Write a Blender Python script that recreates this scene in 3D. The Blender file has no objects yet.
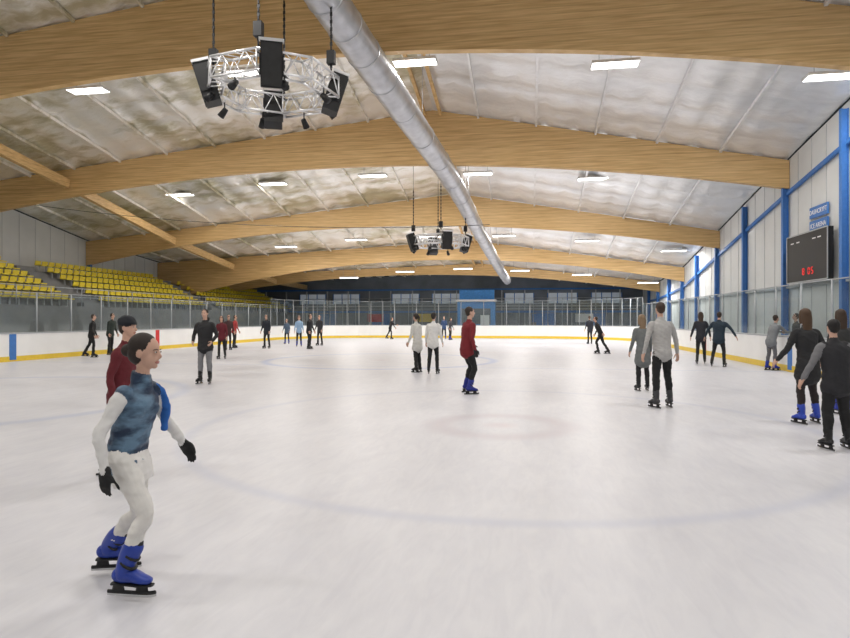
import bpy, math, random
from mathutils import Vector, Matrix, noise
from mathutils.bvhtree import BVHTree
random.seed(7)
scene=bpy.context.scene
try: scene.view_settings.view_transform='Standard'
except Exception as e: print(e)

# ---------------------------------------------------------------- materials
MATS={}
def mat(name,col,rough=0.6,metal=0.0,var=0.12,scale=8.0,bump=0.0,emit=None,estr=0.0,spec=0.4,stretch=None,col2=None):
    if name in MATS: return MATS[name]
    m=bpy.data.materials.new(name); m.use_nodes=True
    nt=m.node_tree; b=nt.nodes['Principled BSDF']
    b.inputs['Roughness'].default_value=rough; b.inputs['Metallic'].default_value=metal
    b.inputs['Specular IOR Level'].default_value=spec
    tc=nt.nodes.new('ShaderNodeTexCoord'); mp=nt.nodes.new('ShaderNodeMapping')
    nt.links.new(tc.outputs['Object'],mp.inputs['Vector'])
    if stretch: mp.inputs['Scale'].default_value=stretch
    nz=nt.nodes.new('ShaderNodeTexNoise'); nz.inputs['Scale'].default_value=scale; nz.inputs['Detail'].default_value=4
    nt.links.new(mp.outputs['Vector'],nz.inputs['Vector'])
    cr=nt.nodes.new('ShaderNodeValToRGB')
    c2=col2 if col2 else tuple(min(1,c*(1+var)) for c in col)
    cr.color_ramp.elements[0].position=0.3 if not col2 else .42; cr.color_ramp.elements[1].position=0.7 if not col2 else .6
    cr.color_ramp.elements[0].color=tuple(c*(1-var) for c in col)+(1,)
    cr.color_ramp.elements[1].color=tuple(c2)+(1,)
    nt.links.new(nz.outputs['Fac'],cr.inputs['Fac']); nt.links.new(cr.outputs['Color'],b.inputs['Base Color'])
    if bump>0:
        bp=nt.nodes.new('ShaderNodeBump'); bp.inputs['Strength'].default_value=bump; bp.inputs['Distance'].default_value=0.03
        nt.links.new(nz.outputs['Fac'],bp.inputs['Height']); nt.links.new(bp.outputs['Normal'],b.inputs['Normal'])
    if emit:
        b.inputs['Emission Color'].default_value=tuple(emit)+(1,); b.inputs['Emission Strength'].default_value=estr
    MATS[name]=m; return m

def mat_glass():
    m=bpy.data.materials.new('rink_glass'); m.use_nodes=True; nt=m.node_tree; nt.nodes.clear()
    o=nt.nodes.new('ShaderNodeOutputMaterial'); t=nt.nodes.new('ShaderNodeBsdfTransparent'); t.inputs[0].default_value=(.76,.82,.83,1)
    g=nt.nodes.new('ShaderNodeBsdfGlossy'); g.inputs['Roughness'].default_value=.06; g.inputs['Color'].default_value=(.8,.88,.9,1)
    d=nt.nodes.new('ShaderNodeBsdfDiffuse'); d.inputs['Color'].default_value=(.40,.45,.46,1)
    mx=nt.nodes.new('ShaderNodeMixShader'); mx.inputs[0].default_value=.09
    mx2=nt.nodes.new('ShaderNodeMixShader'); 
    tc=nt.nodes.new('ShaderNodeTexCoord'); nz=nt.nodes.new('ShaderNodeTexNoise'); nz.inputs['Scale'].default_value=.8
    mr=nt.nodes.new('ShaderNodeMapRange'); mr.inputs[3].default_value=.0; mr.inputs[4].default_value=.16
    nt.links.new(tc.outputs['Object'],nz.inputs['Vector']); nt.links.new(nz.outputs['Fac'],mr.inputs[0])
    nt.links.new(mr.outputs[0],mx2.inputs[0])
    nt.links.new(t.outputs[0],mx.inputs[1]); nt.links.new(g.outputs[0],mx.inputs[2])
    nt.links.new(mx.outputs[0],mx2.inputs[1]); nt.links.new(d.outputs[0],mx2.inputs[2])
    nt.links.new(mx2.outputs[0],o.inputs[0]); return m
GLASS=mat_glass()

def mat_ice():
    m=bpy.data.materials.new('ice_surface'); m.use_nodes=True; nt=m.node_tree; b=nt.nodes['Principled BSDF']; L=nt.links.new; N=nt.nodes.new
    tc=N('ShaderNodeTexCoord')
    nz=N('ShaderNodeTexNoise'); nz.inputs['Scale'].default_value=.4; nz.inputs['Detail'].default_value=6; nz.inputs['Roughness'].default_value=.6; nz.inputs['Distortion'].default_value=.5
    L(tc.outputs['Object'],nz.inputs['Vector'])
    cr=N('ShaderNodeValToRGB'); cr.color_ramp.elements[0].position=.3; cr.color_ramp.elements[1].position=.68
    cr.color_ramp.elements[0].color=(.615,.612,.645,1); cr.color_ramp.elements[1].color=(.715,.708,.73,1)
    L(nz.outputs['Fac'],cr.inputs['Fac'])
    def scr(rot,sc,lo,scale,p0=.36,p1=.60):
        mp=N('ShaderNodeMapping'); mp.inputs['Scale'].default_value=(sc,.5,1); mp.inputs['Rotation'].default_value=(0,0,rot)
        L(tc.outputs['Object'],mp.inputs['Vector'])
        n2=N('ShaderNodeTexNoise'); n2.inputs['Scale'].default_value=scale; n2.inputs['Detail'].default_value=9; n2.inputs['Distortion'].default_value=1.8
        L(mp.outputs['Vector'],n2.inputs['Vector'])
        c2=N('ShaderNodeValToRGB'); c2.color_ramp.elements[0].position=p0; c2.color_ramp.elements[1].position=p1
        c2.color_ramp.elements[0].color=(lo,lo,lo+.008,1); c2.color_ramp.elements[1].color=(1,1,1,1); L(n2.outputs['Fac'],c2.inputs['Fac'])
        return n2.outputs['Fac'],c2.outputs[0]
    last=cr.outputs[0]; n2f=None
    def mulc(last,c):
        mul=N('ShaderNodeMixRGB'); mul.blend_type='MULTIPLY'; mul.inputs[0].default_value=1; L(last,mul.inputs[1]); L(c,mul.inputs[2]); return mul.outputs[0]
    for rot,sc,lo,scale in ((1.3,1.6,.965,1.6),(.2,1.2,.965,1.6),(2.3,2.2,.955,3.5)):
        n2f,c=scr(rot,sc,lo,scale); last=mulc(last,c)
    sep=N('ShaderNodeSeparateXYZ'); L(tc.outputs['Object'],sep.inputs[0])
    def math_(op,a,b_=None):
        n=N('ShaderNodeMath'); n.operation=op
        for i,v in enumerate((a,b_)):
            if v is None: continue
            if isinstance(v,(int,float)): n.inputs[i].default_value=v
            else: L(v,n.inputs[i])
        return n.outputs[0]
    def ring(cx,cy,r,w,col,amt):
        dx=math_('SUBTRACT',sep.outputs[0],cx); dy=math_('SUBTRACT',sep.outputs[1],cy)
        d=math_('SQRT',math_('ADD',math_('MULTIPLY',dx,dx),math_('MULTIPLY',dy,dy)))
        e=math_('ABSOLUTE',math_('SUBTRACT',d,r)); mr=N('ShaderNodeMapRange'); mr.interpolation_type='SMOOTHSTEP'
        mr.inputs[1].default_value=w; mr.inputs[2].default_value=0; mr.inputs[3].default_value=0; mr.inputs[4].default_value=amt; L(e,mr.inputs[0])
        br=math_('MULTIPLY',mr.outputs[0],math_('ADD',math_('MULTIPLY',n2f,1.2),.35))
        mx=N('ShaderNodeMixRGB'); L(br,mx.inputs[0]); mx.inputs[2].default_value=col
        return mx
    for (cx,cy,r,w,col,amt) in [(-.45,9.6,.95,.40,(.42,.32,.36,1),.30),(-.45,9.6,0,.40,(.5,.33,.36,1),.28),(-.45,9.6,4.6,.18,(.34,.38,.54,1),.26),
                                (-5.9,24.0,4.5,.3,(.22,.32,.60,1),.48),(-12,11,4.6,.30,(.28,.36,.58,1),.34),(-12,11,0,.4,(.3,.37,.6,1),.3),(-5.9,24,0,.5,(.5,.33,.35,1),.3)]:
        mx=ring(cx,cy,r,w,col,amt); L(last,mx.inputs[1]); last=mx.outputs[0]
    for yc,w,col,amt in ((20.8,.18,(.25,.35,.6,1),.4),(30.2,.18,(.6,.3,.33,1),.34)):
        e=math_('ABSOLUTE',math_('SUBTRACT',sep.outputs[1],yc)); mr=N('ShaderNodeMapRange'); mr.interpolation_type='SMOOTHSTEP'
        mr.inputs[1].default_value=w; mr.inputs[2].default_value=w*.4; mr.inputs[3].default_value=0; mr.inputs[4].default_value=amt*.5; L(e,mr.inputs[0])
        mx=N('ShaderNodeMixRGB'); L(mr.outputs[0],mx.inputs[0]); L(last,mx.inputs[1]); mx.inputs[2].default_value=col; last=mx.outputs[0]
    L(last,b.inputs['Base Color'])
    mr=N('ShaderNodeMapRange'); mr.inputs[1].default_value=.3; mr.inputs[2].default_value=.7; mr.inputs[3].default_value=.30; mr.inputs[4].default_value=.48; L(nz.outputs['Fac'],mr.inputs[0]); L(mr.outputs[0],b.inputs['Roughness'])
    b.inputs['Specular IOR Level'].default_value=.34
    bp=N('ShaderNodeBump'); bp.inputs['Strength'].default_value=.05; bp.inputs['Distance'].default_value=.02; L(n2f,bp.inputs['Height']); L(bp.outputs['Normal'],b.inputs['Normal'])
    return m

def mat_wood():
    m=bpy.data.materials.new('glulam_timber'); m.use_nodes=True; nt=m.node_tree; b=nt.nodes['Principled BSDF']; L=nt.links.new; N=nt.nodes.new
    tc=N('ShaderNodeTexCoord'); mp=N('ShaderNodeMapping'); mp.inputs['Scale'].default_value=(.3,1,7); L(tc.outputs['Object'],mp.inputs[0])
    nz=N('ShaderNodeTexNoise'); nz.inputs['Scale'].default_value=3; nz.inputs['Detail'].default_value=6; L(mp.outputs[0],nz.inputs['Vector'])
    cr=N('ShaderNodeValToRGB'); cr.color_ramp.elements[0].position=.3; cr.color_ramp.elements[1].position=.72
    cr.color_ramp.elements[0].color=(.58,.36,.145,1); cr.color_ramp.elements[1].color=(.82,.57,.27,1); L(nz.outputs['Fac'],cr.inputs[0])
    wv=N('ShaderNodeTexWave'); wv.bands_direction='Z'; wv.inputs['Scale'].default_value=1.6; wv.inputs['Distortion'].default_value=.6; wv.inputs['Detail'].default_value=2; L(tc.outputs['Object'],wv.inputs['Vector'])
    c2=N('ShaderNodeValToRGB'); c2.color_ramp.elements[0].position=0; c2.color_ramp.elements[1].position=.2
    c2.color_ramp.elements[0].color=(.86,.84,.80,1); c2.color_ramp.elements[1].color=(1,1,1,1); L(wv.outputs['Fac'],c2.inputs[0])
    mul=N('ShaderNodeMixRGB'); mul.blend_type='MULTIPLY'; mul.inputs[0].default_value=1; L(cr.outputs[0],mul.inputs[1]); L(c2.outputs[0],mul.inputs[2])
    L(mul.outputs[0],b.inputs['Base Color']); b.inputs['Roughness'].default_value=.5; return m

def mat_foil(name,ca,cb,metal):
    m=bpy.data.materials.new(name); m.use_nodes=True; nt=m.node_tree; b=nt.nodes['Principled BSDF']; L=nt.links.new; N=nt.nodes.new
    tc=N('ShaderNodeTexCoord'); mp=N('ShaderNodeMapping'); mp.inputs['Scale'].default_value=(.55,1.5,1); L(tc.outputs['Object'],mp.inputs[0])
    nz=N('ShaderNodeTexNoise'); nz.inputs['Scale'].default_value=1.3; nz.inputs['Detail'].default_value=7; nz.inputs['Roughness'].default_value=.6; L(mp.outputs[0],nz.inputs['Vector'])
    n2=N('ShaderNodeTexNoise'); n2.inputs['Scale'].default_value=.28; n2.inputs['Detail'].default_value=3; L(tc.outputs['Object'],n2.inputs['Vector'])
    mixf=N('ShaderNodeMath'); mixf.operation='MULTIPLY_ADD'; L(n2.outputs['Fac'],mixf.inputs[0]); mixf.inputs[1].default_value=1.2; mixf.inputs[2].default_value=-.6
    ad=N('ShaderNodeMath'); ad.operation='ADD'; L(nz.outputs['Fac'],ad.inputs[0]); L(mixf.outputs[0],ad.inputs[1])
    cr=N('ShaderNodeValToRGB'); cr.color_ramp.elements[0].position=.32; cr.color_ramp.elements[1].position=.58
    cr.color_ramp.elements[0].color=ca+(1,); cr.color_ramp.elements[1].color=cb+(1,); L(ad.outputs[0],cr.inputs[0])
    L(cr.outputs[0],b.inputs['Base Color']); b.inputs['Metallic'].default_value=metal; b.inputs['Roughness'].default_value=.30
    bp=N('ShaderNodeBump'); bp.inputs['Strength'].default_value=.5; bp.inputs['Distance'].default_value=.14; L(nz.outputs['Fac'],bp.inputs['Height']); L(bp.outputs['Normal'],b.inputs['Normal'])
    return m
ICE=mat_ice(); WOOD=mat_wood()
FOIL_R=mat_foil('foil_insulation',(.84,.85,.86),(.98,.99,1),.35); FOIL_L=mat_foil('foil_insulation_reflected_tint',(.58,.54,.38),(1,.98,.93),.42)  # left copy of the foil: olive-brown timber reflection painted into its base colour
WHITEB=mat('board_white',(.86,.86,.85),.35,var=.03,scale=1.5)
YEL=mat('kickplate_yellow',(.78,.55,.05),.45,var=.06)
BLUE=mat('steel_blue_paint',(.05,.18,.50),.45,var=.08)
WALLM=mat('wall_panel',(.68,.69,.68),.6,var=.05,scale=.8)
SEAM=mat('panel_seam',(.45,.46,.47),.6,var=.05)
DARKW=mat('wall_dark',(.17,.19,.22),.6,var=.25,scale=.6)
CONC=mat('concrete',(.20,.20,.20),.8,var=.12,scale=2)
RUBBER=mat('rubber_floor',(.06,.06,.065),.8,var=.15,scale=3)
SEATY=mat('seat_yellow',(.74,.60,.05),.4,var=.05)
STEEL=mat('galvanized_duct',(.56,.57,.60),.34,metal=.7,var=.14,scale=3)
ALU=mat('truss_aluminium',(.85,.85,.86),.3,metal=.7,var=.05)
BLACK=mat('black_plastic',(.012,.012,.013),.5,var=.1)
POST=mat('stanchion_metal',(.42,.44,.46),.4,metal=.3,var=.05)
REDL=mat('led_red',(.5,.02,.02),.5,emit=(1,.05,.04),estr=.6)
REDP=mat('red_paint',(.6,.03,.03),.5)
LAMP=mat('lamp_diffuser',(.9,.9,.9),.5,emit=(1,.98,.93),estr=6)
LAMPH=mat('lamp_housing',(.7,.7,.7),.5,var=.03)
WHT=mat('white_lettering',(.85,.85,.85),.5,var=.02)
WINL=mat('lit_window',(.5,.55,.6),.3,var=.05,emit=(.8,.88,1),estr=.12)

# ---------------------------------------------------------------- mesh builder
class MB:
    def __init__(s): s.v=[];s.f=[];s.m=[];s.mats=[];s.sm=[]
    def mi(s,m):
        if m not in s.mats: s.mats.append(m)
        return s.mats.index(m)
    def add(s,vs,fs,m,smooth=False):
        o=len(s.v); k=s.mi(m); s.v+= [tuple(v) for v in vs]
        for f in fs: s.f.append([i+o for i in f]); s.m.append(k); s.sm.append(smooth)
    def box(s,c,h,m,ax=None):
        c=Vector(c); ax=ax or (Vector((1,0,0)),Vector((0,1,0)),Vector((0,0,1)))
        vs=[]
        for k in (-1,1):
            for a,b in ((-1,-1),(1,-1),(1,1),(-1,1)): vs.append(c+ax[0]*a*h[0]+ax[1]*b*h[1]+ax[2]*k*h[2])
        s.add(vs,[(3,2,1,0),(4,5,6,7),(0,1,5,4),(1,2,6,5),(2,3,7,6),(3,0,4,7)],m)
    def rod(s,a,b,r,m,n=8,r2=None):
        v,f=loft([a,b],[r,r if r2 is None else r2],n=n,sub=1,rnd=False); s.add(v,f,m,True)
    def build(s,name,parent=None):
        me=bpy.data.meshes.new(name); me.from_pydata(s.v,[],s.f)
        for m in s.mats: me.materials.append(m)
        me.polygons.foreach_set('material_index',s.m); me.polygons.foreach_set('use_smooth',s.sm); me.update()
        o=bpy.data.objects.new(name,me); scene.collection.objects.link(o)
        if parent: o.parent=parent
        return o

def cr_(p0,p1,p2,p3,t):
    return .5*((2*p1)+(p2-p0)*t+(2*p0-5*p1+4*p2-p3)*t*t+(3*p1-p0-3*p2+p3)*t*t*t)
def loft(pts,rad,side=(1,0,0),n=12,sub=3,rnd=True):
    P=[Vector(p) for p in pts]; Rr=[Vector((r[0],r[1],0)) if isinstance(r,(tuple,list)) else Vector((r,r,0)) for r in rad]
    S=[Vector(s) for s in side] if isinstance(side,list) else [Vector(side)]*len(P)
    C=[];R=[];SS=[]
    k=len(P)
    for i in range(k-1):
        a,b,c,d=max(i-1,0),i,i+1,min(i+2,k-1)
        for j in range(sub):
            t=j/sub; C.append(cr_(P[a],P[b],P[c],P[d],t)); R.append(cr_(Rr[a],Rr[b],Rr[c],Rr[d],t)); SS.append(S[b].lerp(S[c],t))
    C.append(P[-1]);R.append(Rr[-1]);SS.append(S[-1])
    T=[]
    for i in range(len(C)):
        t=(C[min(i+1,len(C)-1)]-C[max(i-1,0)]); T.append(t.normalized() if t.length>1e-9 else Vector((0,0,1)))
    if rnd:
        def cap(c,r,s,t,sg):
            q=min(r.x,r.y); out=[]
            for ang in (25,50,72): 
                a=math.radians(ang); out.append((c+t*sg*q*math.sin(a),r*math.cos(a),s,t))
            return out
        st=cap(C[0],R[0],SS[0],T[0],-1)[::-1]; en=cap(C[-1],R[-1],SS[-1],T[-1],1)
        allr=st+list(zip(C,R,SS,T))+en
    else: allr=list(zip(C,R,SS,T))
    vs=[];fs=[]
    for c,r,s_,t in allr:
        u=s_-t*s_.dot(t)
        if u.length<1e-3: u=Vector((0,1,0))-t*t.y
        if u.length<1e-3: u=Vector((0,0,1))-t*t.z
        u.normalize(); w=t.cross(u)
        for j in range(n):
            a=2*math.pi*j/n; vs.append(c+u*math.cos(a)*r.x+w*math.sin(a)*r.y)
    m=len(allr)
    for i in range(m-1):
        for j in range(n):
            j2=(j+1)%n; fs.append((i*n+j,i*n+j2,(i+1)*n+j2,(i+1)*n+j))
    fs.append(tuple(range(n))[::-1]); fs.append(tuple((m-1)*n+j for j in range(n)))
    return vs,fs
def ellip(c,r,ax=None,n=14,k=9):
    c=Vector(c); ax=ax or (Vector((1,0,0)),Vector((0,1,0)),Vector((0,0,1)))
    vs=[c-ax[2]*r[2]];fs=[]
    for i in range(1,k):
        a=-math.pi/2+math.pi*i/k
        for j in range(n):
            b=2*math.pi*j/n; vs.append(c+ax[0]*r[0]*math.cos(a)*math.cos(b)+ax[1]*r[1]*math.cos(a)*math.sin(b)+ax[2]*r[2]*math.sin(a))
    vs.append(c+ax[2]*r[2]); t=len(vs)-1
    for j in range(n):
        j2=(j+1)%n; fs.append((0,1+j2,1+j)); fs.append((t,1+(k-2)*n+j,1+(k-2)*n+j2))
        for i in range(k-2): fs.append((1+i*n+j,1+i*n+j2,1+(i+1)*n+j2,1+(i+1)*n+j))
    return vs,fs

# ---------------------------------------------------------------- people
def cm(col,rough=.75,kind='cloth'):
    if not isinstance(col,(tuple,list)): return col
    nm=kind+'_%02x%02x%02x'%tuple(int(c*255) for c in col)
    return mat(nm,tuple(col),rough,var=.04 if kind=='skin' else .07,scale=14,bump=.15 if kind=='cloth' else 0)
SKIN=(.58,.36,.27)
def skate(D,A,ff,fu,shank,shell,s=1.0):
    r=ff.cross(fu).normalized()
    sh=cm(shell,.35,'skate'); dark=BLACK
    P=lambda a,b,c=0: A+ff*a*s+fu*b*s+r*c*s
    D(loft([P(-.055,-.035),P(-.01,-.035),P(.05,-.035),P(.11,-.052),P(.155,-.06)],[(.036*s,.044*s),(.042*s,.048*s),(.043*s,.045*s),(.047*s,.031*s),(.036*s,.022*s)],side=r,n=12),sh)
    D(loft([P(-.012,-.03),A+shank*-.02-ff*.01,A-shank*.09-ff*.008,A-shank*.14],[(.047*s,.055*s),(.047*s,.056*s),(.053*s,.064*s),(.056*s,.064*s)],side=r,n=12),sh)
    D(loft([A-shank*.125,A-shank*.165],[(.050*s,.058*s),(.046*s,.054*s)],side=r,n=12),dark)
    for q in (.03,.085):
        D(loft([A-shank*q+ff*.002,A-shank*(q+.012)+ff*.006],[(.055*s,.063*s)]*2,side=r,n=12,rnd=False),dark)
    D(loft([P(-.085,-.088),P(.03,-.088),P(.11,-.09),P(.18,-.088)],[(.032*s,.010*s),(.036*s,.010*s),(.044*s,.010*s),(.026*s,.009*s)],side=r,n=10),dark)
    for a in (-.05,.11): D(loft([P(a,-.09),P(a,-.135)],[(.012*s,.035*s),(.006*s,.045*s)],side=r,n=8,rnd=False),dark)
    D(loft([P(-.12,-.142),P(0,-.142),P(.14,-.142),P(.20,-.132)],[(.006,.013*s)]*4,side=r,n=8),dark)
    D(loft([P(-.125,-.156),P(0,-.158),P(.15,-.158),P(.205,-.145)],[(.002,.0115*s)]*4,side=r,n=6),cm((.6,.6,.62),.2,'blade'))
def hand(D,W,d,th,nrm,mt,s=1.0,curl=.35,glove=False,n=8):
    d=d.normalized(); th=(th-d*th.dot(d)).normalized(); nrm=(nrm-d*nrm.dot(d)-th*nrm.dot(th)).normalized()
    g=1.18 if glove else 1.0
    D(loft([W-d*.02,W+d*.03*s,W+d*.085*s],[(.026*s*g,.019*s*g),(.038*s*g,.018*s*g),(.040*s*g,.014*s*g)],side=th,n=12),mt)
    for i,(o,l) in enumerate(((.030,.072),(.010,.080),(-.010,.074),(-.029,.058))):
        p=W+d*.08*s+th*o*s; pts=[p-d*.01*s]; a=curl*.4
        for k,f in enumerate((.45,.3,.25)):
            p=p+(d*math.cos(a)+nrm*math.sin(a)+th*o*1.5)*l*f*s; pts.append(p); a+=curl
        D(loft(pts,[.0088*s*g,.0085*s*g,.0078*s*g,.0066*s*g],n=n,sub=2),mt)
    p=W+d*.022*s+th*.026*s
    D(loft([p,p+(d*.6+th*.8)*.035*s,p+(d*.9+th*.75+nrm*.25)*.058*s,p+(d*1.25+th*.7+nrm*.45)*.07*s],[.012*s*g,.011*s*g,.0095*s*g,.0075*s*g],n=n,sub=2),mt)

def person(name,x,y,heading,H=1.72,sex='m',top=(.02,.02,.025),sleeve=None,legs=(.012,.012,.015),hair=(.03,.018,.012),style='short',
           shell=(.02,.04,.35),glove=None,hat=None,scarf=None,hem=-.16,puff=1.06,slp=None,loose=1.1,lean=6,side_lean=0,twist=0,look=0,nod=0,
           leg=((8,4,12,8),(2,4,10,8)),arm=((8,12,18,0),(8,12,18,0)),J=None,vox=.018,skirt=None,hood=None,curl=.35,base_z=0.0,skates=True,waist=1.05,collar=False):
    s=H/1.72; fem=sex=='f'; ws=.92 if fem else 1.02
    slp=slp or puff
    V=Vector; ra=math.radians
    R=[];Dp=[]
    def A(vf,m): R.append((vf[0],vf[1],m))
    def D(vf,m): Dp.append((vf[0],vf[1],m))
    L1,L2=.245*H,.235*H
    up=V((math.sin(ra(side_lean)),math.sin(ra(lean)),math.cos(ra(lean)))).normalized()
    tw=ra(twist); side=V((math.cos(tw),math.sin(tw),0)); tf=V((-math.sin(tw),math.cos(tw),0))
    if J is None:
        J={}; pel=V((0,0,0))
        for k,sx in ((0,1),(1,-1)):
            fl,ab,kn,fy=[ra(q) for q in leg[k]]
            h=pel+V((sx*.085*s*ws,0,-.02*s))
            kd=V((sx*math.sin(ab),math.cos(ab)*math.sin(fl),-math.cos(ab)*math.cos(fl)))
            f2=fl-kn; ad=V((sx*math.sin(ab*.7),math.cos(ab*.7)*math.sin(f2),-math.cos(ab*.7)*math.cos(f2)))
            J['hip%d'%k]=h; J['kn%d'%k]=h+kd*L1; J['an%d'%k]=h+kd*L1+ad*L2
            J['fy%d'%k]=sx*fy
        mz=min(J['an0'].z,J['an1'].z); mean=(J['an0']+J['an1'])*.5
        for k in (0,1):
            J['pitch%d'%k]=-max(0,min(.9,(J['an%d'%k].z-mz-.02)*3))
        sh=V((-mean.x,-mean.y,.168*s-mz))
        for q in list(J):
            if isinstance(J[q],Vector): J[q]=J[q]+sh
        pel=pel+sh; J['pel']=pel
        S=pel+up*.30*H; J['S']=S
        for k,sx in ((0,1),(1,-1)):
            fl,ab,el,inn=[ra(q) for q in arm[k]]
            so=S+side*sx*.102*H*ws-up*.012
            def dv(a,b): 
                v=side*sx*math.sin(b)+tf*math.cos(b)*math.sin(a)-up*math.cos(b)*math.cos(a); return v.normalized()
            e=so+dv(fl,ab)*.178*H; fd=dv(fl+el,ab*.6-inn); w=e+fd*.150*H
            J['sh%d'%k]=so;J['el%d'%k]=e;J['wr%d'%k]=w;J['hd%d'%k]=fd
        J['neck']=S+up*.055*H; J['head']=J['neck']+V((0,.02,.085*H))+up*.01
    pel=J['pel'];S=J['S'];ax=(S-pel); L=ax.length
    tm=cm(top); sm=cm(sleeve) if sleeve else tm; lm=cm(legs); skm=cm(SKIN,.5,'skin'); hm=cm(hair,.6,'hair')
    hs=(J['hip0']-J['hip1']).normalized(); ss=(J['sh0']-J['sh1']).normalized()
    Z=V((0,0,1))
    prof=[(hem,.172,.126),(0,.166,.122),(.33,(.140 if fem else .152)*waist,.108*waist),(.68,.166 if fem else .178,.124),(.90,.168 if fem else .180,.108),(1.04,.115,.078),(1.13,.062,.06)]
    pts=[];rr=[];sd=[]
    drop=max(0,-hem)
    for i,(t,a,b) in enumerate(prof):
        p=pel+ax*t; f=min(max(t,0),1)
        if t<0:
            p=pel+Z*t*L+ (((J['kn0']+J['kn1'])*.5-pel)*V((1,1,0)))*min(1,drop)*.5
            a+=.05*drop; b+=.05*drop
        pts.append(p); w=puff if t<1.02 else 1
        rr.append((a*s*ws*w,b*s*w*(.95 if fem else 1))); sd.append(hs.lerp(ss,f))
    A(loft(pts,rr,side=sd,n=20,sub=4),tm)
    A(ellip(pel-V((0,0,.01)),(.160*s*ws,.112*s,.12*s),(hs,Z.cross(hs),Z)),lm)
    if fem:
        for sx in (1,-1): A(ellip(pel+ax*.70+ss*sx*.062*s+Z.cross(ss)*.075*s,(.06*s,.045*s,.055*s)),tm)
    for sx in(1,-1): A(ellip(pel+hs*sx*.07*s-Z.cross(hs)*.055*s-V((0,0,.02)),(.075*s,.075*s,.085*s)),lm if hem>-.1 else tm)
    if skirt:
        km=cm(skirt[0]); q=((J['kn0']+J['kn1'])*.5)
        A(loft([pel+ax*.1,pel+V((0,0,.0)),pel.lerp(q,.25),pel.lerp(q,skirt[1])],[(.135*s,.10*s),(.156*s,.120*s),(.160*s,.126*s),(.155*s,.120*s)],side=hs,n=20,sub=3,rnd=False),km)
    for k,sx in ((0,1),(1,-1)):
        h,kn,an=J['hip%d'%k],J['kn%d'%k],J['an%d'%k]; l=loose
        sk=(an-kn).normalized(); fy=J['fy%d'%k]; pt=J['pitch%d'%k]
        kb=V((0,-1,0))
        A(loft([h,h.lerp(kn,.45),kn,kn.lerp(an,.33)+kb*.012*s,kn.lerp(an,.82)],[.090*s,.078*s*l**.5,.056*s*l,.057*s*l,.043*s*l],n=14,sub=4),lm)
        ff=V((math.sin(fy)*math.cos(pt),math.cos(fy)*math.cos(pt),math.sin(pt))); rt=V((math.cos(fy),-math.sin(fy),0)); fu=rt.cross(ff).normalized()
        if skates: skate(D,an,ff,fu,sk,shell,s)
        else:
            D(loft([an-ff*.05-fu*.11,an+ff*.05-fu*.11,an+ff*.17-fu*.13],[(.04,.045),(.045,.045),(.04,.03)],side=rt),cm((.03,.03,.03)))
            D(loft([an-sk*.05,an-fu*.1],[.045,.045],side=rt),cm((.03,.03,.03)))
        so,el,wr=J['sh%d'%k],J['el%d'%k],J['wr%d'%k]
        A(loft([so-ss*sx*.03*s-V((0,0,.01)),so+ (el-so)*.12,so.lerp(el,.55),el,el.lerp(wr,.4),wr],[.055*s*slp,.058*s*slp,.049*s*slp,.042*s*slp,.040*s*slp,.030*s*slp],n=12,sub=4),sm)
        if sleeve: A(ellip(so-ss*sx*.03*s,(.062*s,.062*s,.066*s)),tm)
        hd=J['hd%d'%k]; nr=-ss*sx; th=Z.cross(ss)*1.0
        gm=cm(glove) if glove else skm
        if vox<.01: hand(A,wr,hd,th,nr,gm,s,curl,bool(glove),n=10)
        else: hand(D,wr,hd,th,nr,gm,s*1.05,curl,bool(glove),n=6)
    N0=J['neck'];Hc=J['head']
    yw=ra(look+twist*.3); pc=ra(-nod)
    hf=V((math.sin(-yw)*math.cos(pc),math.cos(yw)*math.cos(pc),math.sin(pc))); hr=V((math.cos(yw),math.sin(yw),0)); hu=hr.cross(hf).normalized()
    q=s*J.get('hscale',1.0); E=(hr,hf,hu); P=lambda a,b,c: Hc+hr*a*q+hf*b*q+hu*c*q
    nk=.84 if fem else 1.0
    A(loft([N0-V((0,0,.05)),N0.lerp(Hc,.4),P(0,-.015,-.03)],[.056*s*nk,.050*s*nk,.052*s*nk],n=12),skm)
    A(ellip(P(0,-.012,.02),(.073*q,.092*q,.090*q),E,20,14),skm)
    A(ellip(P(0,.024,-.035),(.058*q*(.95 if fem else 1),.060*q,.076*q if fem else .080*q),E,18,12),skm)
    A(ellip(P(0,.058,-.088 if fem else -.092),((.020 if fem else .026)*q,.022*q,.020*q),E),skm)
    if not fem: A(ellip(P(0,.070,.022),(.045*q,.016*q,.012*q),E),skm)
    nl=.096 if fem else .104
    A(loft([P(0,.078,.014),P(0,.088,-.006),P(0,nl,-.026),P(0,.084,-.035)],[.007*q,.008*q,(.010 if fem else .013)*q,.010*q],n=8),skm)
    for sx in (1,-1):
        A(ellip(P(sx*.076,-.008,-.012),(.010*q,.019*q,.030*q),E,10,8),skm)
        D(ellip(P(sx*.029,.077,.004),(.012*q,.006*q,.006*q),E,10,6),cm((.60,.55,.52),.2,'eye'))
        D(ellip(P(sx*.029,.081,.004),(.0060*q,.0040*q,.0058*q),E,8,6),cm((.02,.012,.01),.2,'iris'))
        D(loft([P(sx*.013,.083,.019),P(sx*.03,.081,.023),P(sx*.046,.069,.018)],[.0028*q]*3,n=6,sub=2),hm)
    D(loft([P(-.022,.077,-.062),P(0,.084,-.060),P(.022,.077,-.062)],[(.0035*q),(.0055*q),(.0035*q)],n=8,sub=2),cm((.42,.16,.13),.4,'lip'))
    D(loft([P(-.017,.077,-.067),P(0,.083,-.068),P(.017,.077,-.067)],[(.0035*q),(.0055*q),(.0035*q)],n=8,sub=2),cm((.42,.16,.13),.4,'lip'))
    A(ellip(P(0,-.026 if style!='bun' else -.030,.034),(.083*q,.094*q,.092*q),E,20,14),hm)
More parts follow.
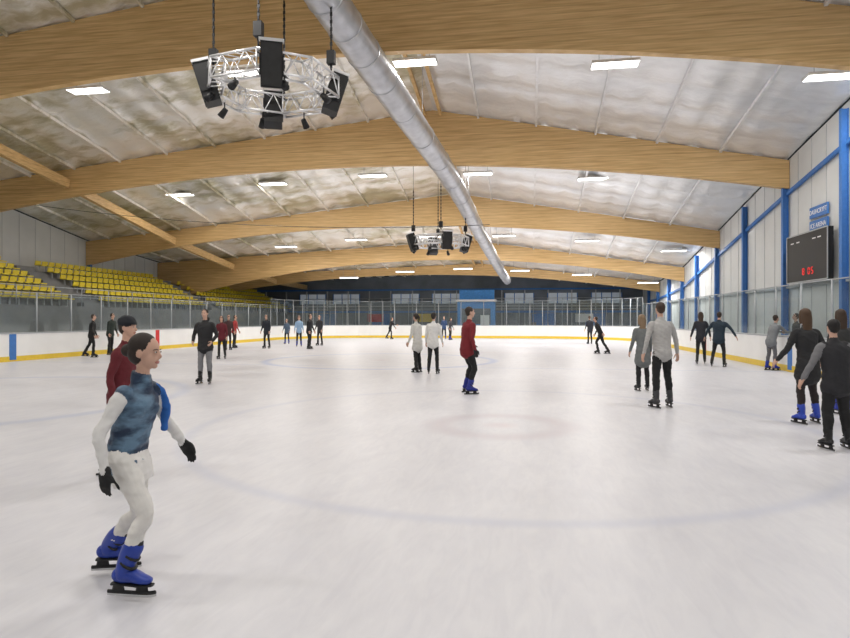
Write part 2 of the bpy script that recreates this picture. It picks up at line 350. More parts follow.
    if style in('short',): A(ellip(P(0,-.05,-.01),(.072*q,.058*q,.075*q),E),hm)
    if style=='bun':
        A(ellip(P(0,-.052,-.016),(.079*q,.068*q,.076*q),E),hm); A(ellip(P(0,-.130,.000),(.044*q,.042*q,.044*q),E),hm)
    if style=='long':
        A(loft([P(0,-.045,.05),P(0,-.065,-.04),P(0,-.075,-.13),P(0,-.085,-.23),P(0,-.09,-.30)],[(.082*q,.055*q),(.088*q,.05*q),(.085*q,.042*q),(.075*q,.034*q),(.05*q,.02*q)],side=hr,n=14),hm)
        for sx in(1,-1): A(loft([P(sx*.062,-.005,.07),P(sx*.080,-.01,-.02),P(sx*.08,-.02,-.12)],[.025*q,.024*q,.02*q],n=8),hm)
    if style=='pony':
        A(ellip(P(0,-.05,-.01),(.070*q,.058*q,.07*q),E),hm)
        A(loft([P(0,-.11,.05),P(0,-.15,.0),P(0,-.14,-.10),P(0,-.13,-.19)],[.02*q,.03*q,.026*q,.012*q],n=10),hm)
    if hat:
        km=cm(hat); A(ellip(P(0,-.018,.055),(.090*q,.104*q,.088*q),E,20,12),km)
        A(loft([P(0,-.012,.028),P(0,-.014,.06)],[(.091*q,.106*q),(.091*q,.106*q)],side=hr,n=20,sub=2,rnd=False),km)
    if hood:
        A(loft([P(.0,-.05,-.12),P(0,-.10,-.13),P(0,-.13,-.19)],[(.085*q,.05*q),(.095*q,.05*q),(.05*q,.03*q)],side=hr,n=14),cm(hood))
    if collar:
        A(loft([N0-V((0,0,.04)),N0+(Hc-N0)*.10,N0+(Hc-N0)*.24],[(.078*s,.070*s),(.062*s,.060*s),(.062*s,.062*s)],side=ss,n=16,rnd=False),tm)
    if scarf:
        sc=cm(scarf); c=N0+V((0,.005,.015)); th=Z.cross(ss)
        pts=[c+ss*math.cos(a)*.075*s+th*math.sin(a)*.07*s+V((0,0,-.02*math.sin(a))) for a in [i*math.pi/4 for i in range(9)]]
        A(loft(pts,[.028*s]*9,side=(0,0,1),n=10,sub=3),sc)
    if J.get('extra'): J['extra'](A,D,J,P,s)
    vv=[];ff=[]
    for v,f,m in R:
        o=len(vv); vv+=[tuple(a) for a in v]; ff+=[[i+o for i in g] for g in f]
    me=bpy.data.meshes.new('tmp'); me.from_pydata(vv,[],ff); ob=bpy.data.objects.new('tmp',me); scene.collection.objects.link(ob)
    md=ob.modifiers.new('r','REMESH'); md.mode='VOXEL'; md.voxel_size=vox; md.adaptivity=0
    ms=ob.modifiers.new('s','SMOOTH'); ms.factor=.5; ms.iterations=3 if vox<.01 else 2
    dg=bpy.context.evaluated_depsgraph_get(); nm=bpy.data.meshes.new_from_object(ob.evaluated_get(dg))
    bpy.data.objects.remove(ob); 
    groups={}
    for v,f,m in R:
        g=groups.setdefault(m,([],[])); o=len(g[0]); g[0].extend(v); g[1].extend([[i+o for i in t] for t in f])
    trees=[(m,BVHTree.FromPolygons([tuple(a) for a in g[0]],g[1])) for m,g in groups.items()]
    mb=MB(); isskin=[False]*len(nm.vertices)
    for p in nm.polygons:
        c=p.center; best=None;bd=1e9
        for m,t in trees:
            r=t.find_nearest(c,max(bd,1e-4) if bd<1e8 else 10)
            if r[0] is not None and r[3]<bd: bd=r[3];best=m
        mb.f.append(list(p.vertices)); mb.m.append(mb.mi(best)); mb.sm.append(True)
        if best in (skm,hm): 
            for v in p.vertices: isskin[v]=True
    amp=.009*s if vox<.025 else 0
    for i,v in enumerate(nm.vertices):
        co=v.co.copy()
        if amp and not isskin[i] and co.z>.22:
            nn=noise.noise(Vector((co.x*7,co.y*7,co.z*17+co.x*9)))+.5*noise.noise(Vector((co.x*19,co.y*19,co.z*34)))
            co+=v.normal*amp*nn
        mb.v.append(tuple(co))
    bpy.data.meshes.remove(nm)
    for v,f,m in Dp: mb.add(v,f,m,True)
    o=mb.build(name)
    o.location=(x,y,base_z); o.rotation_euler=(0,0,-ra(heading))
    return o
# heading: 0 = facing along the hall (+Y), positive = clockwise

# ---------------------------------------------------------------- rink shell
XL,XR,YN,YF,RC=-19.8,8.0,-7.0,53.0,8.0
WL,WR,YB,YE=-28.5,10.2,-12.0,59.0
def rinkpath():
    p=[]
    for cx,cy,a0 in ((XR-RC,YF-RC,0),(XL+RC,YF-RC,90),(XL+RC,YN+RC,180),(XR-RC,YN+RC,270)):
        for k in range(13):
            a=math.radians(a0+90*k/12); p.append((cx+RC*math.cos(a),cy+RC*math.sin(a),math.cos(a),math.sin(a)))
    out=[]
    for i in range(len(p)):
        a=p[i];b=p[(i+1)%len(p)]; d=math.hypot(b[0]-a[0],b[1]-a[1]); n=max(1,round(d/1.9))
        if d<1.9: n=1
        for k in range(n): t=k/n; out.append((a[0]+(b[0]-a[0])*t,a[1]+(b[1]-a[1])*t,a[2],a[3]))
    return out
path=rinkpath(); n=len(path)
mb=MB(); mb.add([(p[0],p[1],0) for p in path],[tuple(range(n))],ICE); mb.build('ice_rink_surface')
mb=MB(); mb.box((-9.15,23.5,-.08),(19.35+.3,35.8,.06),RUBBER); mb.build('floor')
mb=MB()
def ribbon(mb,z0,z1,o0,o1,m,gl=False):
    vs=[];fs=[]
    for p in path: vs+=[(p[0]+p[2]*o0,p[1]+p[3]*o0,z0),(p[0]+p[2]*o1,p[1]+p[3]*o1,z1)]
    for i in range(n): j=(i+1)%n; fs.append((2*i,2*j,2*j+1,2*i+1))
    mb.add(vs,fs,m)
ribbon(mb,0,.2,-.012,-.012,YEL);ribbon(mb,.2,.2,-.012,0,YEL);ribbon(mb,.2,1.07,0,0,WHITEB);ribbon(mb,1.07,1.07,0,-.02,BLUE);ribbon(mb,1.07,1.12,-.02,-.02,POST)
ribbon(mb,1.12,1.12,-.02,.14,WHITEB);ribbon(mb,1.12,-.02,.14,.14,WHITEB)
for yy,m in ((20.8,BLUE),(30.2,REDP),(12.0,BLUE)):
    for xx in (XL+.004,XR-.004): mb.box((xx,yy,.56),(.012,.16,.5),m)
mb.build('dasher_boards')
mb=MB(); gb=MB()
def gh(p): return 3.2 if p[1]>46 else 2.72
for i,p in enumerate(path):
    q=path[(i+1)%n]; h=gh(p); x0,y0=p[0]+p[2]*.06,p[1]+p[3]*.06; x1,y1=q[0]+q[2]*.06,q[1]+q[3]*.06
    mb.rod((x0,y0,1.125),(x0,y0,h),.032,POST,n=6)
    mb.rod((x0,y0,h),(x1,y1,h),.018,POST,n=5)
    gb.add([(x0,y0,1.125),(x1,y1,1.125),(x1,y1,h-.02),(x0,y0,h-.02)],[(0,1,2,3)],GLASS)
k=mb.build('rink_glass_barrier'); gb.build('glass_panes',k)

# ---------------------------------------------------------------- roof
XA=-4.2
BE=[ # Y, top(l,a,r), bottom pts
 (8.7,(11.6,14.2,10.9),((-28.5,9.4),(-4,11.1),(10.2,9.1))),
 (17.7,(9.7,12.4,9.35),((-17.3,9.0),(-4,9.50),(8.25,8.2))),
 (26.7,(8.3,10.8,7.98),((-26,7.05),(-4,8.4),(10.2,6.85))),
 (35.8,(6.7,8.97,6.45),((-24.3,5.9),(-4,7.1),(10.2,5.5))),
 (43.6,(6.0,7.25,5.1),((-19.7,4.75),(-4,5.85),(10.2,4.15))),
 (51.5,(5.5,6.3,4.6),((-24.3,4.4),(-4,5.3),(10.2,3.8)))]
def lag(p,x):
    (a,A_),(b,B_),(c,C_)=p
    return A_*(x-b)*(x-c)/((a-b)*(a-c))+B_*(x-a)*(x-c)/((b-a)*(b-c))+C_*(x-a)*(x-b)/((c-a)*(c-b))
def topz(T,x): return T[0]+(T[1]-T[0])*(x-WL)/(XA-WL) if x<XA else T[1]+(T[2]-T[1])*(x-XA)/(WR-XA)
for Y,T,Bp in BE:
    mb=MB(); xs=[WL+(WR-WL)*i/48 for i in range(49)]; 
    xs=sorted(set(xs+[XA])); vs=[];fs=[]; hw=.13
    for x in xs:
        t=topz(T,x); b=min(lag(Bp,x),t-.55)
        for yy,zz in ((Y-hw,b),(Y-hw,t),(Y+hw,t),(Y+hw,b)): vs.append((x,yy,zz))
    for i in range(len(xs)-1):
        for a,b in ((0,1),(1,2),(2,3),(3,0)): fs.append((4*i+a,4*i+b,4*i+4+b,4*i+4+a))
    mb.add(vs,fs,WOOD); mb.build('glulam_roof_beam')
YS=[YB]+[b[0] for b in BE]+[YE]; TS=[BE[0][1]]+[b[1] for b in BE]+[(5.4,6.1,4.5)]
def T_at(y):
    for i in range(len(YS)-1):
        if y<=YS[i+1]: t=(y-YS[i])/(YS[i+1]-YS[i]); return tuple(a+(b-a)*t for a,b in zip(TS[i],TS[i+1]))
    return TS[-1]
rng=lambda a,b,k:[a+(b-a)*i/k for i in range(k+1)]
mb=MB()
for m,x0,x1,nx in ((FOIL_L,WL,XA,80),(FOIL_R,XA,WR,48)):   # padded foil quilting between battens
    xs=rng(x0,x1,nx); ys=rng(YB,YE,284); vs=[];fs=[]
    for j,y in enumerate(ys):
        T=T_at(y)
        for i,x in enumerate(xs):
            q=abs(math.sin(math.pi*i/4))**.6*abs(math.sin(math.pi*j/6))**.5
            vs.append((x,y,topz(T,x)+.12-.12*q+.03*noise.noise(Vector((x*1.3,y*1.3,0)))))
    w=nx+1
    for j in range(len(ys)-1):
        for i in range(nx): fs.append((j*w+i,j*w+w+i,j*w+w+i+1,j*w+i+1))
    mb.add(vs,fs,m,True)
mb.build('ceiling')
def seg(mb,x,i,off,h,m,last=1.0):
    d_=YS[i+1]-YS[i]; e=.16/d_; a0,b0=(.01 if i==0 else e),(.985 if i==len(YS)-2 else 1-e)
    za,zb=topz(TS[i],x),topz(TS[i+1],x)
    a=Vector((x,YS[i]+d_*a0,za+(zb-za)*a0+off)); b=Vector((x,YS[i]+d_*b0,za+(zb-za)*b0+off)); d=b-a; d2=d.normalized(); ux=Vector((1,0,0))
    mb.box((a+b)/2,(h[0],d.length/2,h[1]),m,(ux,d2,ux.cross(d2)))
mb=MB()
for x in [WL+1.8+2.45*i for i in range(15)]:
    for i in range(len(YS)-1): seg(mb,x,i,-.07,(.045,.06),FOIL_R if x>XA else FOIL_L)
mb.build('roof_purlins')
mb=MB()
for i in range(len(YS)-1): seg(mb,-22.2,i,-.75,(.12,.22),WOOD)
mb.build('timber_tie_beam')
mb=MB()
for dx in (-.35,.35):
    for i in range(len(YS)-1): seg(mb,XA+dx,i,-.18,(.06,.07),WOOD)
mb.build('ridge_battens')

def sidewall(x,idx,sg):
    mb=MB(); vs=[];fs=[]
    ys=rng(YB,YE,71)
    for y in ys: vs+=[(x,y,-.05),(x,y,T_at(y)[idx]+.05)]
    for i in range(len(ys)-1): fs.append((2*i,2*i+1,2*i+3,2*i+2) if sg>0 else (2*i,2*i+2,2*i+3,2*i+1))
    mb.add(vs,fs,WALLM)
    for y in rng(YB+1,YE-1,60): mb.box((x-sg*.006,y,T_at(y)[idx]/2),(.008,.010,T_at(y)[idx]/2),SEAM)
    return mb
mb=sidewall(WR+.02,2,1); mb.build('wall_right')
mb=sidewall(WL-.02,0,-1); mb.build('wall_left')
mb=MB(); mb.add([(WL,YE,-.05),(WR,YE,-.05),(WR,YE,TS[-1][2]),(XA,YE,TS[-1][1]),(WL,YE,TS[-1][0])],[(0,1,2,3,4)],DARKW)
for x in rng(WL+2,WR-2,16): mb.box((x,YE-.05,2.2),(.05,.05,2.2),SEAM)
mb.box((-9,YE-.08,2.9),(19,.06,.07),SEAM); mb.box((-9,YE-.08,4.5),(19,.06,.07),BLUE); mb.box((-9,YE-.08,2.35),(19,.05,.10),BLUE)
for x in (-20,-14.5,1.5,6): mb.box((x,YE-.06,1.1),(.9,.04,1.1),BLUE)
for x in (-21.5,-18,-12,-8,-1,3,7): 
    mb.box((x,YE-.06,3.6),(1.35,.03,.50),WINL)
    for q in (-1.35,-.45,.45,1.35): mb.box((x+q,YE-.10,3.6),(.04,.03,.52),BLUE)
for x,m in ((-15,REDP),(-10,YEL),(1,BLUE),(5,WHT)): mb.box((x,YE-.14,1.75),(.8,.02,.4),m)
mb.build('wall_far')
mb=MB(); t=TS[0]; mb.add([(WL,YB,-.05),(WR,YB,-.05),(WR,YB,t[2]),(XA,YB,t[1]),(WL,YB,t[0])],[(4,3,2,1,0)],WALLM); mb.build('wall_back')
cols=[4.2,8.7,13.2,17.7,22.0,26.7,31.4,35.8,39.9,43.6,47.5,51.5,55.3]
for y in cols:
    mb=MB(); h=T_at(y)[2]; x=WR-.13
    mb.box((x+.1,y,h/2-.1),(.012,.09,h/2-.1),BLUE);mb.box((x-.09,y,h/2-.1),(.012,.09,h/2-.1),BLUE);mb.box((x,y,h/2-.1),(.10,.012,h/2-.1),BLUE)
    mb.box((x,y,.01),(.12,.2,.015),BLUE)
    mb.build('steel_column')
for y in (8.7,17.7,26.7,35.8,43.6,51.5):
    mb=MB(); h=T_at(y)[0]; x=WL+.16
    mb.box((x+.12,y,h/2-.1),(.015,.1,h/2-.1),BLUE);mb.box((x-.1,y,h/2-.1),(.015,.1,h/2-.1),BLUE);mb.box((x,y,h/2-.1),(.12,.02,h/2-.1),BLUE); mb.build('steel_column')
mb=MB()
for i in range(len(cols)-1):
    for off,z0 in ((-1.35,None),(None,2.9)):
        ya,yb=cols[i]+.1,cols[i+1]-.1
        za=T_at(ya)[2]+off if off else z0; zb=T_at(yb)[2]+off if off else z0
        a=Vector((WR-.07,ya,za));b=Vector((WR-.07,yb,zb));d=b-a;d2=d.normalized();ux=Vector((1,0,0)); mb.box((a+b)/2,(.05,d.length/2,.07 if off else .04),BLUE if off else SEAM,(ux,d2,ux.cross(d2)))
mb.build('wall_girts')

# ---------------------------------------------------------------- duct
DP=[(-6.2,2,11.0),(-5.3,8,10.1),(-4.8,12.5,9.3),(-4.3,17.7,8.72),(-3.4,26.7,7.75),(-2.85,35.8,6.6),(-2.2,43.6,5.35),(-1.8,50,4.72)]
RD=[.46,.46,.46,.46,.42,.38,.33,.30]
mb=MB(); v,f=loft(DP,RD,n=24,sub=8,rnd=False); mb.add(v,f,STEEL,True)
for i in range(len(DP)-1):
    for t in (0,.25,.5,.75):
        k0=max(i-1,0);k3=min(i+2,len(DP)-1); c=cr_(Vector(DP[k0]),Vector(DP[i]),Vector(DP[i+1]),Vector(DP[k3]),t); d=(Vector(DP[i+1])-Vector(DP[i])).normalized()
        r=RD[i]*(1-t)+RD[i+1]*t
        v,f=loft([c-d*.03,c+d*.03],[r+.018]*2,n=24,sub=1,rnd=False); mb.add(v,f,STEEL,True)
        if t in(0,.5): mb.rod(c+Vector((0,0,r)),(c.x,c.y,topz(T_at(c.y),c.x)),.012,STEEL,n=5)
mb.build('ventilation_duct')

# ---------------------------------------------------------------- lamps
POW=196
def lamp(x,y,z,w=1.45,p=POW):
    mb=MB(); mb.box((x,y,z+.05),(w/2,.26,.045),LAMPH); mb.box((x,y,z),(w/2-.03,.24,.012),LAMP)
    top=topz(T_at(y),x)
    for dx in (-w/3,w/3): mb.rod((x+dx,y,z+.09),(x+dx,y,top-.02),.008,POST,n=4)
    k=mb.build('led_high_bay_light')
    l=bpy.data.lights.new('led_light','AREA'); l.shape='RECTANGLE'; l.size=w-.1; l.size_y=.44; l.energy=p; l.color=(1,.965,.92)
    o=bpy.data.objects.new('lamp_emitter',l); scene.collection.objects.link(o); o.location=(x,y,z-.03); o.parent=k
    return o
def px2(px,py,Y):
    k=(px-425)/614; 
    X=Y*(k*.9857-.1685)/(.9857+k*.1685); D=-.1685*X+.9857*Y; return X,Y,1.65+(318-py)*D/614
tab=[]
for Y,row in ((20.0,((88,90),(245,72),(415,62),(615,64),(832,76))),(31.0,((180,194),(273,183),(373,175),(478,173),(593,178),(719,190))),
              (39.6,((286,246),(356,239),(430,236),(504,235),(587,240),(674,250))),(47.5,((349,277),(405,271),(463,268),(520,270),(582,274),(648,282)))):
    for a,b in row: tab.append(px2(a,b,Y))
for t in tab: lamp(*t)
for y in (-6,2,10.5):
    for x in (-22,-14.5,-7,0,6.5): lamp(x,y,min(9.6,topz(T_at(y),x)-.5),p=POW*(.6 if y<0 else .75 if y<10 else 1))

# ---------------------------------------------------------------- truss rings
def truss(c,ro=1.5,rot=.2):
    c=Vector(c); mb=MB(); N=8; ri=ro-.34; h=.22
    cor=lambda r,i,z:c+Vector((r*math.cos(2*math.pi*i/N+rot),r*math.sin(2*math.pi*i/N+rot),z))
    for i in range(N):
        for r in (ro,ri):
            for z in (-h,h): mb.rod(cor(r,i,z),cor(r,i+1,z),.028,ALU)
            mb.rod(cor(r,i,-h),cor(r,i,h),.02,ALU,6)
            for k in range(4):
                a=cor(r,i,0).lerp(cor(r,i+1,0),k/4);b=cor(r,i,0).lerp(cor(r,i+1,0),(k+1)/4); s_=1 if k%2 else -1
                mb.rod(a+Vector((0,0,h*s_)),b-Vector((0,0,h*s_)),.014,ALU,5)
        for z in (-h,h):
            mb.rod(cor(ro,i,z),cor(ri,i,z),.02,ALU,6)
            for k in range(4):
                t0,t1=k/4,(k+1)/4; A1=cor(ro,i,z).lerp(cor(ro,i+1,z),t0);B1=cor(ri,i,z).lerp(cor(ri,i+1,z),t1); mb.rod(A1,B1,.012,ALU,5)
    for i in range(4):
        a=math.pi/2*i+.40; o=Vector((math.cos(a),math.sin(a),0)); t=Vector((-o.y,o.x,0)); u=(Vector((0,0,1))+o*.32).normalized(); ow=t.cross(u)
        p=c+o*(ro-.1)+Vector((0,0,-.08))
        mb.box(p,(.22,.17,.44),BLACK,(t,ow,u)); mb.box(p+ow*.18*(1 if ow.dot(o)>0 else -1),(.20,.012,.41),mat('speaker_grille',(.03,.03,.03),.7),(t,ow,u))
        mb.box(p+u*.47,(.25,.19,.03),ALU,(t,ow,u))
        for q in (-.23,.23): mb.box(p+t*q,(.012,.19,.2),BLACK,(t,ow,u))
    for i in range(8):
        a=2*math.pi*(i+.5)/8+rot; o=Vector((math.cos(a),math.sin(a),0)); p=c+o*(ro-.17)+Vector((0,0,-.36))
        mb.rod(p+Vector((0,0,.18)),p,.015,BLACK,5); mb.rod(p+o*-.04,p+o*.12+Vector((0,0,-.16)),.06,BLACK,10,.085)
    for i in range(0,8,2):
        b=cor(ro-.17,i,h); T=topz(T_at(b.y),b.x); z=b.z; k=0
        mb.rod(b,(b.x,b.y,T-.05),.01,BLACK,5)
        while z<min(T-.1,b.z+2.4): mb.box((b.x,b.y,z),(.028,.012,.04) if k%2 else (.012,.028,.04),BLACK); z+=.085;k+=1
        mb.box(b+Vector((0,0,.45)),(.09,.07,.15),BLACK)
    mb.build('hanging_speaker_truss')
truss((-5.78,13.2,6.95)); truss((-4.55,31.0,5.6))

# ---------------------------------------------------------------- scoreboard + signs
mb=MB(); mb.box((WR-.25,24.25,3.9),(.09,1.65,.88),BLACK)
mb.box((WR-.09,24.25,3.9),(.07,1.2,.3),POST)
for z in (3.02,4.78): mb.box((WR-.35,24.25,z),(.012,1.66,.02),POST)
for y in (22.6,25.9): mb.box((WR-.35,y,3.9),(.012,.02,.88),POST)
def digit(ch,yc,zc,w,h):
    seg_={'0':'abcdef','8':'abcdefg','5':'afgcd'}[ch]; t=.015
    P={'a':(0,h),'g':(0,0),'d':(0,-h)}
    for q in seg_:
        if q in P: mb.box((WR-.352,yc,zc+P[q][1]),(.008,w-t,t),REDL)
        else:
            sy={'b':-1,'c':-1,'f':1,'e':1}[q]; sz={'b':1,'f':1,'c':-1,'e':-1}[q]; mb.box((WR-.352,yc+sy*w,zc+sz*h/2),(.008,t,h/2-t),REDL)
digit('8',24.45,3.38,.065,.11);digit('0',24.0,3.38,.065,.11);digit('5',23.74,3.38,.065,.11)
for y in (25.4,24.9,23.6,23.2): mb.box((WR-.352,y,4.5),(.006,.12,.02),WHT)
mb.build('scoreboard')
def txt(s_,loc,size,m,rot,parent):
    c=bpy.data.curves.new('lettering','FONT'); c.body=s_; c.size=size; c.align_x='CENTER'; c.align_y='CENTER'; c.extrude=.004; c.materials.append(m)
    o=bpy.data.objects.new('lettering',c); scene.collection.objects.link(o); o.location=loc; o.rotation_euler=rot; o.parent=parent
for z,s_ in ((5.5,'DASHCRYFT'),(5.0,'ICE ARENA')):
    mb=MB(); mb.box((WR-.06,23.9,z),(.03,.68,.2),BLUE); k=mb.build('wall_sign'); txt(s_,(WR-.095,23.9,z),.24,WHT,(math.pi/2,0,-math.pi/2),k)

# ---------------------------------------------------------------- grandstand
mb=MB(); rows=6; XB=WL+.42
for r in range(rows):
    z=2.3+.4*r; x0=-22.8-.8*r
    mb.box(((x0+XB)/2,36,z/2),((x0-XB)/2,21.8,z/2),CONC)
for yy in rng(16,57,20): mb.rod((-22.85,yy,2.3),(-22.85,yy,3.2),.025,POST,6)
for z in (2.75,3.2): mb.rod((-22.85,16,z),(-22.85,57,z),.025,POST,6)
for y in (29,42):
    for r in range(rows): mb.box((-23.0-.8*r,y,2.4+.4*r),(.2,.6,.1),CONC)
mb.build('grandstand')
mb=MB()
for y0,y1,rr in ((15.5,28.0,6),(30.2,41.2,6),(43,57,5)):
    for r in range(rr):
        y=y0+.3
        while y<y1:
            x=-23.2-.8*r; z=2.3+.4*r
            mb.box((x,y,z+.38),(.19,.20,.018),SEATY); mb.box((x-.2,y,z+.51),(.018,.20,.13),SEATY,(Vector((1,0,-.2)).normalized(),Vector((0,1,0)),Vector((.2,0,1)).normalized()))
            mb.box((x+.18,y,z+.355),(.02,.19,.02),SEATY); mb.box((x-.1,y,z+.18),(.03,.03,.18),POST)
            y+=.5
mb.build('stadium_seats')

# ---------------------------------------------------------------- far end
mb=MB(); BB=mat('booth_blue',(.07,.30,.72),.5)
mb.box((-4.8,56.3,1.6),(1.7,.8,1.6),BB); mb.box((-4.8,55.48,1.9),(1.3,.02,.7),DARKW); mb.box((-4.8,56.1,3.3),(1.8,1.0,.1),WHT); mb.box((-4.8,56.3,3.85),(1.6,.08,.45),BB)
mb.box((-4.0,55.46,1.0),(.4,.02,1.0),WHT)
mb.build('ticket_booth')
mb=MB()
for x in rng(-22,9.5,24): mb.rod((x,57.9,0),(x,57.9,3.6),.03,POST,6)
for z in (2.6,3.1,3.6): mb.rod((-22,57.9,z),(9.5,57.9,z),.03,POST,6)
mb.build('mezzanine_railing')
mb=MB(); 
for i in range(24):
    a=i/24;b=(i+1)/24; g=lambda t:(-26+24*t,27+4*t,7.6-1.2*t-1.2*4*t*(1-t)*.5)
    mb.rod(g(a),g(b),.015,BLACK,4)
mb.build('hanging_cable')

# ---------------------------------------------------------------- skaters
BK=(.012,.012,.014)
V=Vector
VEST=mat('vest_pattern',(.014,.032,.075),.45,var=.1,scale=6,stretch=(1,1,2.0),col2=(.12,.21,.31),bump=.3)
def extra(A,D,J,P,s):
    sc=cm((.03,.14,.48)); A(loft([V((-.10,.125,1.235)),V((-.135,.155,1.16)),V((-.15,.165,1.08)),V((-.15,.155,1.0)),V((-.14,.155,.95))],[(.024,.014),(.030,.014),(.030,.013),(.028,.012),(.024,.010)],side=(0,1,0),n=10),sc)
JW=dict(pel=V((0,-.01,.84)),hip0=V((.078,-.01,.82)),hip1=V((-.078,-.01,.82)),kn0=V((.11,.15,.495)),kn1=V((-.13,.0,.44)),an0=V((.13,.045,.172)),an1=V((-.25,-.24,.172)),
  fy0=.12,fy1=-.15,pitch0=0,pitch1=0,S=V((.0,.065,1.21)),sh0=V((.140,.02,1.195)),sh1=V((-.132,.10,1.205)),el0=V((.23,-.06,.975)),wr0=V((.24,-.02,.775)),hd0=V((.0,.02,-1)),
  el1=V((-.21,.14,1.0)),wr1=V((-.33,.20,.83)),hd1=V((-.05,.45,-.75)).normalized(),neck=V((.0,.075,1.28)),head=V((.0,.11,1.45)),hscale=1.0,extra=extra)
def at(px,py):
    D=1013/(py-318); L=(px-425)*D/614; return -.1685*D+.9857*L,.9857*D+.1685*L
R9=90-9.7
L0,D0=-1.81,3.75; wx,wy=-.1685*D0+.9857*L0,.9857*D0+.1685*L0
person('woman_skater',wx,wy,R9,H=1.60,sex='f',top=VEST,sleeve=(.70,.69,.68),legs=(.72,.70,.67),hair=(.022,.014,.011),style='bun',shell=(.02,.05,.33),
  glove=(.012,.012,.013),hem=-.16,puff=1.03,slp=.90,loose=1.0,waist=1.06,collar=True,J=JW,vox=.0062,skirt=((.74,.72,.70),.50),look=-4,nod=4,curl=.25)
person('man_skater',-4.16,5.66,R9-4,H=1.53,top=(.12,.012,.018),legs=(.03,.03,.035),hat=(.012,.014,.02),shell=(.7,.7,.7),vox=.009,leg=((17,3,16,5),(-8,5,14,5)),arm=((-6,14,25,0),(-8,14,40,0)),look=-10)
def P(n_,px,py,hd,**k):
    x,y=at(px,py); k.setdefault('vox',.018); person(n_,x,y,hd,**k)
P('man_skater',205,383,172,H=1.73,top=(.02,.02,.022),legs=(.20,.20,.21),style='short',hood=(.02,.02,.022),arm=((-4,22,55,25),(-4,22,55,25)),leg=((2,4,5,10),(4,3,6,10)),shell=BK,lean=2,hem=-.2,puff=1.12,vox=.014,loose=1.2)
P('woman_skater',418,371.5,-60,H=1.66,sex='f',top=(.60,.59,.56),legs=BK,style='pony',hair=(.02,.012,.01),hem=-.45,puff=1.12,shell=BK,leg=((6,4,10,6),(0,4,8,6)),vox=.014)
P('woman_skater',433,373,5,H=1.68,sex='f',top=(.72,.71,.69),legs=BK,style='short',hair=(.02,.015,.012),hem=-.18,puff=1.16,shell=BK,vox=.014)
P('man_skater',468,393,55,H=1.78,top=(.17,.012,.018),legs=BK,style='short',hair=(.03,.02,.015),glove=BK,shell=(.02,.03,.24),arm=((-12,20,28,0),(18,18,30,0)),leg=((16,5,34,12),(24,6,38,10)),lean=6,look=-15,puff=1.1,vox=.012)
P('woman_skater',643,390,-12,H=1.60,sex='f',top=(.15,.16,.16),legs=BK,style='long',hair=(.22,.15,.09),hem=-.55,puff=1.12,shell=BK,vox=.013)
P('man_skater',663,407,-18,H=1.79,top=(.42,.41,.40),legs=BK,style='short',hair=(.05,.03,.02),hem=-.12,puff=1.02,loose=1.15,shell=(.05,.05,.055),arm=((4,20,12,0),(-8,22,16,0)),leg=((6,5,12,10),(-2,6,6,12)),vox=.011)
P('woman_skater',809,423,-14,H=1.66,sex='f',top=(.02,.02,.022),legs=(.025,.018,.018),style='long',hair=(.08,.045,.025),hem=-.42,puff=1.18,shell=(.03,.07,.45),arm=((5,32,25,0),(12,24,30,0)),leg=((8,6,16,10),(0,7,10,10)),vox=.011)
P('boy_skater',838,449,-8,H=1.50,top=(.022,.022,.026),sleeve=(.18,.18,.19),legs=(.012,.012,.014),style='short',hair=(.012,.01,.01),hem=-.2,puff=1.18,loose=1.3,shell=BK,arm=((0,26,20,0),(5,28,20,0)),leg=((6,6,12,8),(0,6,10,8)),vox=.010)
person('woman_skater',5.35,11.7,-10,H=1.66,sex='f',top=(.03,.03,.03),hair=(.05,.03,.02),style='long',vox=.016)
P('woman_skater',701,363,10,H=1.74,top=(.02,.022,.03),sex='f',style='long',hair=(.05,.03,.02),vox=.02,arm=((5,20,20,0),(5,20,20,0)),puff=1.15,shell=BK)
P('man_skater',718,366,30,H=1.74,top=(.015,.03,.045),vox=.02,style='short',arm=((10,42,12,0),(0,36,14,0)),leg=((10,7,20,8),(-4,8,14,8)),shell=BK,puff=1.15)
P('man_skater',771,369.5,70,H=1.64,top=(.18,.19,.20),legs=(.12,.12,.13),vox=.018,lean=16,arm=((55,12,25,0),(60,12,20,0)),puff=1.15)
person('man_spectator',8.95,22.6,-90,H=1.72,top=(.05,.045,.04),vox=.022,skates=False,base_z=-.04)
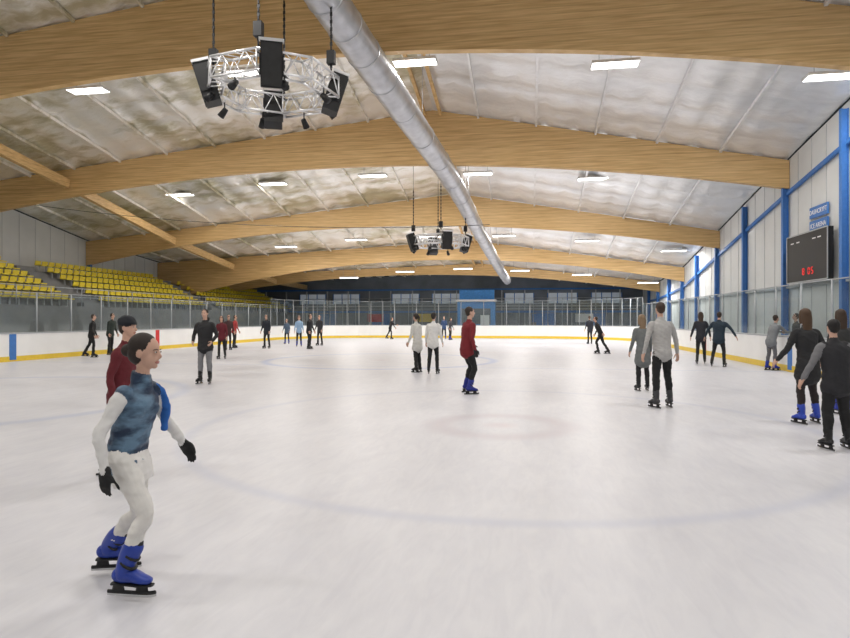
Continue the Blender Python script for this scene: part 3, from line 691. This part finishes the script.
P('man_skater',603,353,-80,H=1.70,top=BK,vox=.024,lean=22,leg=((30,5,40,5),(-18,6,14,5)),arm=((20,30,20,0),(-25,30,15,0)),shell=BK)
P('man_skater',590,343,-20,H=1.7,top=(.02,.02,.03),vox=.03,shell=BK)
P('man_skater',89,356.5,60,H=1.7,top=BK,vox=.022,leg=((14,5,16,5),(-14,6,14,5)),shell=BK,puff=1.15)
P('man_skater',110,353.8,90,H=1.75,top=(.02,.03,.025),vox=.024,lean=10,shell=BK,puff=1.15)
P('woman_skater',222,358,170,H=1.62,top=(.12,.012,.02),vox=.022,sex='f',style='long',shell=BK,puff=1.1)
P('man_skater',234,347,90,H=1.7,top=(.32,.03,.03),vox=.03,shell=BK)
P('man_skater',228,349,130,H=1.7,top=(.05,.02,.02),vox=.03,shell=BK)
P('man_skater',267,347.5,190,H=1.72,top=(.02,.025,.035),vox=.026,shell=BK,puff=1.15)
P('boy_skater',287,343,180,H=1.5,top=(.08,.12,.18),vox=.03)
P('woman_skater',299,345.5,160,H=1.68,top=(.25,.38,.55),vox=.03,sex='f',style='long',puff=1.12)
P('man_skater',309,348,100,H=1.75,top=(.015,.016,.02),vox=.026,shell=BK,puff=1.15)
P('man_skater',320,344.5,200,H=1.72,top=(.03,.03,.035),vox=.03,shell=BK)
P('man_skater',389,338.2,90,H=1.65,top=BK,vox=.034,lean=15,arm=((60,10,10,0),(30,20,10,0)),leg=((20,5,20,5),(-20,5,10,5)),shell=BK)
P('man_skater',444,338,170,H=1.7,top=(.03,.06,.14),vox=.034)
P('woman_skater',450,339,120,H=1.6,top=(.05,.05,.06),vox=.034,sex='f',style='long')

# ---------------------------------------------------------------- camera / world
w=bpy.data.worlds.new('world'); scene.world=w; w.use_nodes=True; w.node_tree.nodes['Background'].inputs[0].default_value=(.05,.055,.06,1); w.node_tree.nodes['Background'].inputs[1].default_value=.5
cam=bpy.data.cameras.new('camera'); co=bpy.data.objects.new('camera',cam); scene.collection.objects.link(co); scene.camera=co
cam.sensor_width=36; cam.lens=26.0; cam.clip_end=300
co.location=(0,0,1.65); co.rotation_euler=(math.pi/2,0,math.radians(9.7))
